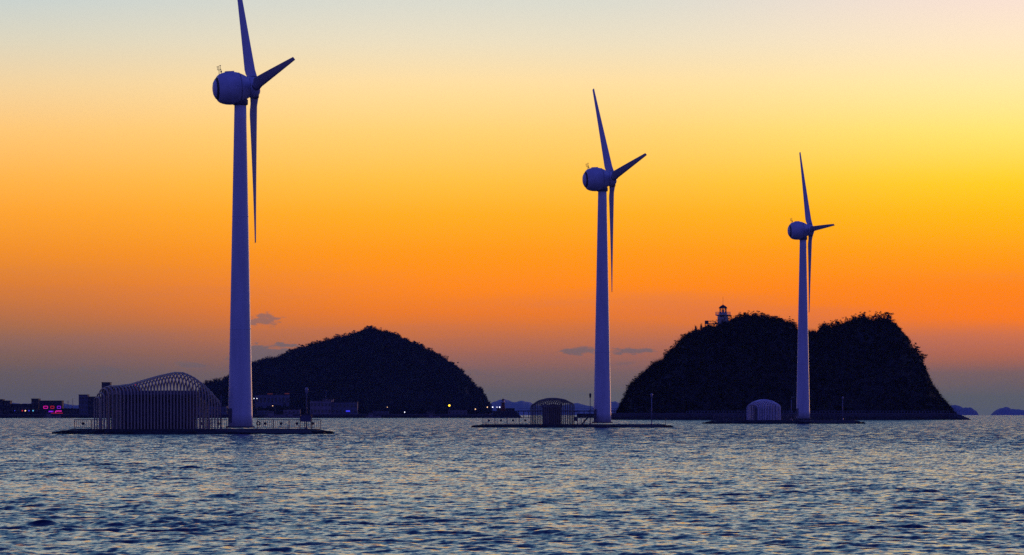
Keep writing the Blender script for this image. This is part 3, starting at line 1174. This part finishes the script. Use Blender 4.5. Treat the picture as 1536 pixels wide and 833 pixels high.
MB().lathe([(zb(470.1), 1.28), (zb(462.7), 1.28)], 8).build('lantern_glass', gm, lh)
MB().lathe([(zb(470), .35), (zb(464.5), .35)], 10).build('lamp_lens', M_vent, lh)
MB().lathe([(zb(462.8), 1.75), (zb(462.2), 1.8), (zb(460.6), 1.45), (zb(459), .9), (zb(457.8), .3), (zb(457), .12)], 20).build('roof', mat('lighthouse_roof', (.07, .035, .03), .6, .1, 2), lh, True)
MB().tube([(0, 0, zb(457.3)), (0, 0, zb(445.5))], .05, 6).build('lightning_rod', M_dark, lh)
for k_, zz_ in ((5.4, zb(480)), (5.4, zb(487))):
    MB().box((2.12 * math.cos(R(280)), 2.12 * math.sin(R(280)), zz_), (.5, .12, .8), R(10)).build('window', M_glass, lh)
vd = thing('viewing_deck', P(1066, 496, DH - 1.5), 'dark raised viewing deck on posts just left of the white lighthouse', 'viewing deck')
MB().box((0, 0, zb(489)), (4.8, 2.4, .3)).build('platform', M_dark, vd)
for a_, b_ in ((-2.2, -1), (2.2, -1), (-2.2, 1), (2.2, 1)):
    MB().box((a_, b_, zb(489) / 2 - 1.0), (.2, .2, zb(489) + 1.9)).build('leg', M_dark, vd)
MB().box((-1.6, 0, zb(486.4)), (1.5, 1.6, 1.2)).build('hut', M_dark, vd)
rl = MB()
for i in range(9):
    rl.box((-2.3 + i * .575, -1.15, zb(487)), (.06, .06, .9))
rl.tube([(-2.3, -1.15, zb(485.4)), (2.3, -1.15, zb(485.4))], .05)
rl.build('railing', M_dark, vd)


# ------------------------------------------------------------------ individual trees on the skylines
def pine(px, py, d, h, lean, label, rs, spread=1.5, shape='pad', ground=None):
    """py: photo row of the crown top"""
    rg = np.random.RandomState(rs)
    base = P(px, py, d) - Vector((lean, 0, h))
    root = thing('pine_tree' if shape != 'bare' else 'bare_tree', base, label, 'tree', 'single trees on the skyline')
    tr = MB()
    pts = [(0, 0, -2.0), (lean * .2, 0, h * .3), (lean * .55, .1, h * .62), (lean, 0, h * .95)]
    tr.tube(pts, [.16, .13, .1, .04], 8)
    cent, rad = [], []
    nb_ = 7
    for i in range(nb_):
        f = .42 + .55 * i / (nb_ - 1)
        zc = h * f
        xc = lean * min(1, f * 1.05)
        an = i * 2.4 + rg.uniform(0, 1)
        ln_ = spread * (1.15 - f * .8) * rg.uniform(.7, 1.2)
        e = (xc + math.cos(an) * ln_ + lean * .25, math.sin(an) * ln_ * .8, zc + rg.uniform(0, .25))
        tr.tube([(xc, 0, zc - .15), ((xc + e[0]) / 2, e[1] / 2, zc), e], [.06, .045, .02], 5)
        for q_ in range(3):
            cent.append([e[0] * (1 - q_ * .3) + xc * q_ * .3, e[1] * (1 - q_ * .3), e[2] + .08])
            rad.append(rg.uniform(.3, .6) * (spread / 1.5))
    tr.build('trunk', M_bark, root)
    if shape == 'bare':
        b0 = np.array([[lean * .5, 0, h * .35]] * 5 + [[lean * .8, 0, h * .6]] * 4) + rg.normal(0, .1, (9, 3))
        V_, F_ = twigs(b0, np.full(9, h * .5), 14, rg)
        fastmesh('crown', V_, F_, M_bark, parent=root)
    else:
        V_, F_ = canopy(np.array(cent), np.array(rad), 90, .11, rg, .42 if shape == 'pad' else .9)
        fastmesh('crown', V_, F_, M_pine, parent=root)
    return root


pine(1333, 470, DR, 5.0, .9, 'windswept pine at the right shoulder of the island summit', 1, 3.2)
pine(1320, 477, DR - 4, 3.2, .2, 'round pine just left of the summit shoulder pine', 2, 1.8)
pine(1347, 493, DR - 2, 3.0, -.1, 'narrow pointed tree on the right slope below the summit pine', 3, .7, 'full')
pine(1360, 505, DR - 2, 3.4, .1, 'tall narrow conifer halfway down the right cliff edge', 4, .75, 'full')
pine(1375, 521, DR - 2, 3.2, 1.0, 'upper leaning pine jutting out from the right cliff', 5, 2.2)
pine(1384, 532, DR - 2, 3.4, 1.3, 'lower leaning pine jutting farthest out from the right cliff', 6, 2.3)
pine(1398, 583, DR - 6, 2.2, .9, 'small bushy tree overhanging low on the right cliff', 7, 1.7, 'full')
pine(1190, 484, DR - 2, 3.0, .4, 'pine beside the farthest tower, at the right end of the lighthouse summit', 8, 2.3)
pine(1170, 478, DR - 2, 2.6, .2, 'low pine left of the tower gap on the lighthouse summit', 9, 1.4)
pine(1128, 474, DR, 2.4, .1, 'small pine on the highest point right of the lighthouse', 10, 1.3)
pine(1105, 478, DR, 2.2, -.3, 'wispy bare tree directly right of the lighthouse', 12, 1.2, 'bare')
pine(1052, 487, DR, 3.4, .2, 'taller bare tree on the ridge left of the viewing deck', 13, 1.3, 'bare')
pine(1044, 489, DR, 3.0, -.1, 'shorter bare tree on the ridge farther left of the viewing deck', 14, 1.2, 'bare')
pine(1033, 498, DR, 2.6, 0, 'lone bare sapling lowest on the ridge left of the lighthouse', 15, .8, 'bare')
pine(1256, 483, DR, 2.6, 0, 'round bush-like tree right of the farthest tower', 16, 1.4, 'full')
pine(1295, 477, DR, 2.8, -.1, 'feathery tree in the middle of the right island summit', 17, 1.3, 'bare')
pine(395, 538, DL, 5.0, .3, 'flat-topped pine on the left hill ridge beside the nearest tower', 20, 3.0)
pine(430, 531, DL, 4.0, .3, 'upper small pine on the left hill ridge', 21, 2.4)
pine(338, 566, DL, 6.0, .0, 'round tree on the low shoulder left of the nearest tower', 22, 3.0, 'full')

# pagoda on low shoulder
DPg = DL - 5
pg = thing('hilltop_pagoda', P(322, 582, DPg), 'small spired pagoda on the low hill shoulder behind the pavilion', 'pagoda')
sg = DPg / F
MB().lathe([(0, 1.6), (4 * sg, 1.5)], 6).build('body', M_dark, pg)
MB().lathe([(4 * sg, 3.0), (4.6 * sg, 2.4), (6.5 * sg, .7)], 6).build('roof', M_dark, pg)
MB().tube([(0, 0, 6 * sg), (0, 0, 11.5 * sg)], [.25, .06], 6).build('spire', M_dark, pg)

# ------------------------------------------------------------------ harbour across the water
DS = 2480
wls = -drop(DS)
M_sea = mat('harbour_wall', (.05, .05, .065), .85, .4, .08)
qy = thing('harbour_quay', (0, DS, wls), 'long dark harbour quay below the rounded hill', 'quay')
x0, x1 = PX(-260, DS), PX(742, DS)
MB().box(((x0 + x1) / 2, 60, .55), (x1 - x0, 118, 2.3)).build('quay_block', M_sea, qy)
MB().box(((x0 + x1) / 2, 1.3, 1.85), (x1 - x0, .6, .3)).build('coping', M_conc, qy)
fn = MB()
rg = random.Random(8)
xx = x0
while xx < x1:
    s_ = rg.uniform(.6, 1.3)
    fn.box((xx, .4, .35 + rg.uniform(-.1, .2)), (s_ * 1.4, s_, s_), rg.uniform(0, 3))
    xx += 1.2
fn.build('armour_rocks', M_rock2, qy)
QZ = wls + 1.7

# breakwater with trestle to the red lighthouse
bw = thing('breakwater', (0, DS + 6, wls), 'low dark breakwater reaching right from the hill behind the middle pavilion', 'breakwater')
xa, xb = PX(742, DS), PX(775, DS)
MB().prism([(xa - 1, -1), (xb + 4, -1), (xb + 1, 2.0), (xb, 3.6), (xa - 1, 3.6)], 0, 6).build('mole', M_sea, bw)
xc_ = PX(940, DS)
MB().box(((xb + xc_) / 2, 2.5, 3.55), (xc_ - xb, 3.0, .5)).build('walkway', M_sea, bw)
nn = 22
for i in range(nn):
    MB().box((xb + 1 + (xc_ - xb - 2) * i / (nn - 1), 2.5, 1.2), (.35, .5, 4.2)).build('pile', M_sea, bw)
MB().tube([(xb, 1.2, 4.8), (xc_, 1.2, 4.8)], .06).build('handrail', M_rail, bw)
MB().box(((xb + xc_) / 2 + 14, 5.8, .6), (xc_ - xb - 34, 2.5, 3.2)).build('low_wall', M_sea, bw)

rlh = thing('red_lighthouse', (PX(754.5, DS), DS + 9, wls + 3.6), 'small red harbour lighthouse at the foot of the rounded hill', 'lighthouse')
M_red = mat('lighthouse_red', (.14, .018, .014), .6, .1, 1)
sg = DS / F
MB().lathe([(0, 1.5), (.4, 1.3), (11.5 * sg, .8)], 16).build('tower', M_red, rlh, True)
MB().lathe([(11.5 * sg, .9), (12 * sg, 1.35), (12.8 * sg, 1.35)], 16).build('gallery', M_red, rlh)
MB().lathe([(12.8 * sg, .65), (16 * sg, .65)], 10).build('lantern', M_lamp, rlh)
MB().lathe([(16 * sg, .95), (17.5 * sg, .5), (18.6 * sg, .08)], 12).build('roof', M_red, rlh)
MB().tube([(0, 0, 18.3 * sg), (0, 0, 20.5 * sg)], .05).build('rod', M_dark, rlh)

# harbour lamps (lit)
E_w = emis('lamp_white', (235, 235, 255), 2.2)
E_y = emis('lamp_yellow', (255, 200, 40), 3.0)
E_o = emis('lamp_warm', (255, 200, 150), 1.8)
for (x, y, e, r_, lb) in ((731, 611, E_o, .42, 'warm lit quay lamp nearest the hill foot'), (739, 611, E_w, .45, 'white lit quay lamp, second of the row by the red lighthouse'),
                          (745.5, 611, E_w, .30, 'faint white quay lamp, third of the row by the red lighthouse'), (749.5, 611, E_w, .45, 'white lit quay lamp touching the red lighthouse'),
                          (713, 614, E_o, .42, 'lit quay lamp alone left of the hill foot lamps'), (674, 608.5, E_y, .72, 'bright yellow street lamp on the shore under the hill'),
                          (607, 618.5, E_w, .36, 'small white lamp low on the quay under the hill peak'), (581, 611, E_o, .25, 'dim orange lamp on the shore left of the hill centre'),
                          (409, 609, E_o, .34, 'small warm lamp on the shore right of the nearest tower'),
                          (381, 598, E_w, .32, 'left one of two bluish lamps touching the nearest tower'), (385.5, 598, E_w, .30, 'right one of two bluish lamps by the nearest tower')):
    z0 = QZ
    h = ZZ(y, DS + 4) - z0
    t_ = thing('street_lamp', (PX(x, DS + 4), DS + 4, z0 if x < 742 else wls + 3.6), lb, 'street lamp', 'lit lamps along the harbour')
    h = ZZ(y, DS + 4) - t_.location.z
    r_ *= .72
    MB().tube([(0, 0, 0), (0, 0, h - r_ * .8)], .08, 6).build('pole', M_dark, t_)
    MB().lathe([(h - r_, .1 * r_), (h - r_ * .7, .7 * r_), (h, r_), (h + r_ * .7, .7 * r_), (h + r_, .1 * r_)], 12).build('lamp_globe', e, t_, True)

# buildings
M_bA = mat('block_dark', (.045, .045, .06), .8, .25, .2)
M_bB = mat('block_grey', (.16, .16, .2), .8, .2, .2)
M_bC = mat('block_pale', (.30, .24, .25), .8, .2, .2)
M_bR = mat('block_roof', (.04, .03, .035), .8, .2, .4)


def building(x0, x1, ytop, d, m, label, nw_=3, nf=2, depth=10, roof='flat', win=None, wm=None, zb_=None):
    z0 = QZ if zb_ is None else zb_
    X0, X1 = PX(x0, d), PX(x1, d)
    H = ZZ(ytop, d) - z0
    W = X1 - X0
    root = thing('harbour_building', ((X0 + X1) / 2, d, z0), label, 'building', 'buildings along the harbour')
    MB().box((0, depth / 2, (H - .3) / 2), (W, depth, H - .3)).build('wall', m, root)
    if roof == 'flat':
        MB().box((0, depth / 2, H - .15), (W + .3, depth + .3, .3)).build('roof', M_bR, root)
    else:
        MB().prism([(-W / 2 - .3, H - .3), (W / 2 + .3, H - .3), (W / 2 - W * .2, H + .6), (-W / 2 + W * .2, H + .6)], -.2, depth).build('roof', M_bR, root)
    for j in range(nf):
        for i in range(nw_):
            cx = -W / 2 + W * (i + .5) / nw_
            cz = (H - .6) * (j + .55) / nf
            ww, wh = W / nw_ * .55, (H - .6) / nf * .45
            f = MB().box((cx, -.03, cz), (ww, .1, wh)).build('window', M_glass, root)
    return root


building(-40, 4, 599, DS + 18, M_bA, 'dark flat block at the left edge of the harbour', 5, 2)
building(4, 15, 601, DS + 22, M_bA, 'narrow dark block second from the left edge', 2, 2)
building(15.5, 46, 606, DS + 26, M_bA, 'long low dark building with a row of coloured lights below', 6, 1)
building(47, 58, 598, DS + 24, M_bA, 'small dark block just left of the pink-lit building', 2, 2)
pk = building(58.5, 93, 601, DS + 16, M_bA, 'building with magenta and purple lit windows on the left shore', 3, 0)
E_m = emis('magenta_light', (255, 30, 190), .9)
E_p = emis('purple_light', (150, 30, 255), .8)
E_r = emis('red_light', (255, 50, 70), .5)
E_b = emis('blue_light', (60, 60, 255), .9)
E_c = emis('cyan_light', (90, 200, 255), 1.2)
def lit(root, xa, xb, ya, yb, d, e, name='lit_window', frame=True):
    X0, X1 = PX(xa, d) - root.location.x, PX(xb, d) - root.location.x
    Z0, Z1 = ZZ(yb, d) - root.location.z, ZZ(ya, d) - root.location.z
    t = .22
    if frame:
        mb = MB()
        mb.box(((X0 + X1) / 2, -.1, Z1), (X1 - X0, .12, t))
        mb.box(((X0 + X1) / 2, -.1, Z0), (X1 - X0, .12, t))
        mb.box((X0, -.1, (Z0 + Z1) / 2), (t, .12, Z1 - Z0 - t))
        mb.box((X1, -.1, (Z0 + Z1) / 2), (t, .12, Z1 - Z0 - t))
        return mb.build(name, e, root)
    return MB().box(((X0 + X1) / 2, -.1, (Z0 + Z1) / 2), (X1 - X0, .12, Z1 - Z0)).build(name, e, root)
lit(pk, 65.5, 71.5, 609.5, 612.8, DS + 16, E_m)
lit(pk, 76, 81, 609.5, 612.8, DS + 16, E_r)
lit(pk, 86, 91, 609.5, 612.8, DS + 16, E_p)
lit(pk, 73, 80, 616.5, 618.3, DS + 16, E_p, 'light_strip', False)
lit(pk, 84, 92.5, 616.2, 617.4, DS + 16, E_m, 'light_strip', False)
lit(pk, 83, 84, 617, 619.6, DS + 16, E_m, 'light_strip', False)
lit(pk, 76, 94, 619.6, 620.3, DS + 16, E_r, 'light_strip', False)
for (x, e, lb) in ((33.5, E_r, 'pinkish'), (38, E_o, 'warm white'), (43.5, E_b, 'blue'), (49.5, E_c, 'cyan'), (22, E_b, 'dim far-left blue')):
    t_ = thing('quay_lamp', (PX(x, DS + 3), DS + 3, QZ), lb + ' lamp in the coloured row on the left quay', 'lamp', 'coloured lamps on the quay')
    h = ZZ(616.3, DS + 3) - QZ
    MB().tube([(0, 0, 0), (0, 0, h - .15)], .06).build('pole', M_dark, t_)
    r_ = .34 if x > 25 else .22
    MB().lathe([(h - r_, .1 * r_), (h - r_ * .7, .7 * r_), (h, r_), (h + r_ * .7, .7 * r_), (h + r_, .1 * r_)], 10).build('lamp_globe', e, t_, True)
building(94, 117, 613, DS + 20, M_bA, 'very low dark shed between the lit building and the tall block', 5, 1)
building(118, 131.5, 592, DS + 20, M_bB, 'tall grey block with dark cap left of the long pavilion', 3, 4)
building(132, 150, 595, DS + 22, M_bA, 'lower block right against the tall grey one, behind the pavilion end', 3, 3)
building(152.5, 165, 573.5, DS + 24, M_bA, 'tallest dark tower block showing above the pavilion left end', 2, 6)
sgb = building(165.5, 208, 580, DS + 26, M_bA, 'wide block behind the pavilion with purple and red roof lights', 6, 5)
lit(sgb, 172, 182, 578.6, 580.0, DS + 26, E_p, 'roof_sign', False)
lit(sgb, 200, 204.5, 576.5, 578.2, DS + 26, E_r, 'roof_sign', False)
building(292, 340, 609, DS + 30, M_bB, 'low grey building behind the pavilion right end', 8, 1)
building(465, 497, 601, DS + 14, M_bC, 'pale pinkish two-storey building under the hill, left half of the pair', 6, 2)
building(484, 500, 598.5, DS + 27, M_bC, 'upper storey block showing behind the pale pair under the hill', 2, 2, 6)
bb = building(497.5, 536, 603, DS + 15, M_bB, 'pale grey building under the hill with a small blue light', 7, 2)
lit(bb, 519, 525, 615.8, 618.0, DS + 15, E_b, 'shop_light', False)
building(385, 402, 615, DS + 12, M_bB, 'low quay shed right of the nearest tower', 3, 1, 6)
building(425, 450, 614, DS + 12, M_bC, 'pale low shed left of the notice board lamp', 4, 1, 6)
building(560, 583, 616, DS + 12, M_bB, 'long bluish shed on the quay under the hill peak', 5, 1, 6)
building(640, 652, 615, DS + 12, M_bA, 'small dark hut under the yellow street lamp', 2, 1, 5)
building(672, 700, 614.5, DS + 14, M_bB, 'grey flat shed with pale roof near the hill right foot', 5, 1, 6)
building(745, 772, 612.5, DS + 12.5, M_bA, 'low dark store beside the red lighthouse', 4, 1, 4, zb_=wls + 1.0)
# hillside inn with faint orange lights (on the front slope of the hill)
DI = DL - 100
inn = building(383, 434, 592, DI, M_bB, 'long hillside building with faint orange lights right of the nearest tower', 9, 2, 30, zb_=0)
lit(inn, 401, 409, 590.5, 591.6, DI, E_o2 if False else emis('dim_orange', (170, 80, 55), .16), 'lit_eave', False)
lit(inn, 427, 434, 590.0, 591.4, DI, MATS['dim_orange'], 'lit_eave', False)
# mast
ms = thing('radio_mast', (PX(489, DS + 10), DS + 10, QZ), 'thin pale radio mast above the pale buildings', 'mast')
MB().tube([(0, 0, 0), (0, 0, ZZ(586, DS + 10) - QZ)], [.12, .05], 6).build('pole', M_lamp, ms)
MB().box((0, 0, ZZ(589, DS + 10) - QZ), (.7, .1, .1)).build('crossbar', M_lamp, ms)
for (x, y0_) in ((102, 606), (109, 604)):
    ms = thing('power_pylon', (PX(x, DS + 40), DS + 40, QZ), ('left' if x < 105 else 'right') + ' faint thin pylon on the low left shore', 'pylon', 'thin pylons')
    h = ZZ(y0_ - 6, DS + 40) - QZ
    MB().tube([(-.5, 0, 0), (0, 0, h)], [.1, .05], 5).build('leg', M_rail, ms)
    MB().tube([(.5, 0, 0), (0, 0, h)], [.1, .05], 5).build('leg', M_rail, ms)
    MB().box((0, 0, h * .85), (1.6, .08, .08)).build('crossarm', M_rail, ms)


# moored boats
def boat(label_, x, d, L, first=None):
    if first is None:
        root = thing('fishing_boat', (0, 0, 0), label_, 'boat', 'fishing boats moored below the hill')
        mb = MB()
        n_ = 12
        secs = []
        for i in range(n_ + 1):
            f = i / n_
            xx_ = (f - .5) * 9
            wd_ = 1.35 * (1 - max(0, (f - .55) / .45) ** 2.2) + .02
            sh_ = 1.0 + .55 * max(0, f - .5) ** 1.5 * 2
            secs.append([(xx_, -wd_, sh_), (xx_ - .1, -wd_ * .75, .1), (xx_ - .2, 0, -.35), (xx_ - .1, wd_ * .75, .1), (xx_, wd_, sh_)])
        vs = [v for s__ in secs for v in s__]
        fs = []
        for i in range(n_):
            for k_ in range(4):
                fs.append((i * 5 + k_, i * 5 + k_ + 1, (i + 1) * 5 + k_ + 1, (i + 1) * 5 + k_))
            fs.append((i * 5, (i + 1) * 5, (i + 1) * 5 + 4, i * 5 + 4))
        fs.append((0, 4, 3, 2, 1))
        mb.add(vs, fs).build('hull', M_bC, root)
        cbx = MB().box((-1.6, 0, 1.9), (2.4, 1.7, 1.8)).build('cabin', M_bC, root)
        MB().box((-1.6, -.87, 2.25), (1.8, .06, .5)).build('window', M_glass, cbx)
        MB().box((-1.6, 0, 2.85), (2.8, 2.0, .1)).build('cabin_roof', M_bB, root)
        MB().tube([(.4, 0, 1), (.4, 0, 4.8)], .07).build('mast', M_rail, root)
        MB().tube([(.4, 0, 2.0), (3.4, 0, 3.4)], .05).build('boom', M_rail, root)
    else:
        root = copy_tree(first)
        root['label'] = label_
    root.location = (PX(x, d), d, -drop(d))
    s__ = L / 9
    root.scale = (s__, s__, s__)
    return root


b1 = boat('pale fishing boat moored at the quay right beside the nearest tower', 412, DS - 6, 11)
boat('long fishing boat moored left of the notice board lamp', 440, DS - 8, 9, b1)
boat('small boat moored at the quay under the yellow street lamp', 560, DS - 6, 8, b1)
boat('small boat with upright mast, under the hill peak', 650, DS - 6, 7, b1)
boat('boat lying at the quay below the magenta lights', 78, DS - 6, 9, b1)

# low shoreline trees on the quay
rng2 = np.random.RandomState(21)
qq = []
for (xa_, xb_, h_) in ((-60, 150, 2.6), (205, 300, 3.0), (300, 470, 3.2), (536, 735, 3.0)):
    nn_ = int((xb_ - xa_) * 1.6)
    qx = rng2.uniform(xa_, xb_, nn_)
    dd_ = DS + rng2.uniform(32, 48, nn_)
    qq.append(np.stack([(qx - 768) / F * dd_, dd_, QZ + rng2.uniform(.3, h_, nn_)], -1))
qq = np.concatenate(qq)
V, Fc = canopy(qq, rng2.uniform(.7, 1.5, len(qq)), 60, .26, rng2, .9)
tag(fastmesh('shore_shrubs', V, Fc, M_leaf_h), 'dark shrubs and low trees along the harbour shore', 'shrubs', kind='stuff')

# ------------------------------------------------------------------ haze
HAZE = True
if HAZE:
    hb = MB().box((0, 4750, 38), (9000, 9900, 98))
    hm = bpy.data.materials.new('haze')
    hm.use_nodes = True
    t = hm.node_tree
    t.nodes.clear()
    pv = t.nodes.new('ShaderNodeVolumePrincipled')
    pv.inputs['Color'].default_value = (.42, .62, 1.0, 1)
    pv.inputs['Density'].default_value = 2.6e-5
    pv.inputs['Anisotropy'].default_value = 0.0
    oo = t.nodes.new('ShaderNodeOutputMaterial')
    t.links.new(pv.outputs[0], oo.inputs['Volume'])
    tag(hb.build('haze', hm), 'thin bluish sea haze', 'haze', kind='stuff')
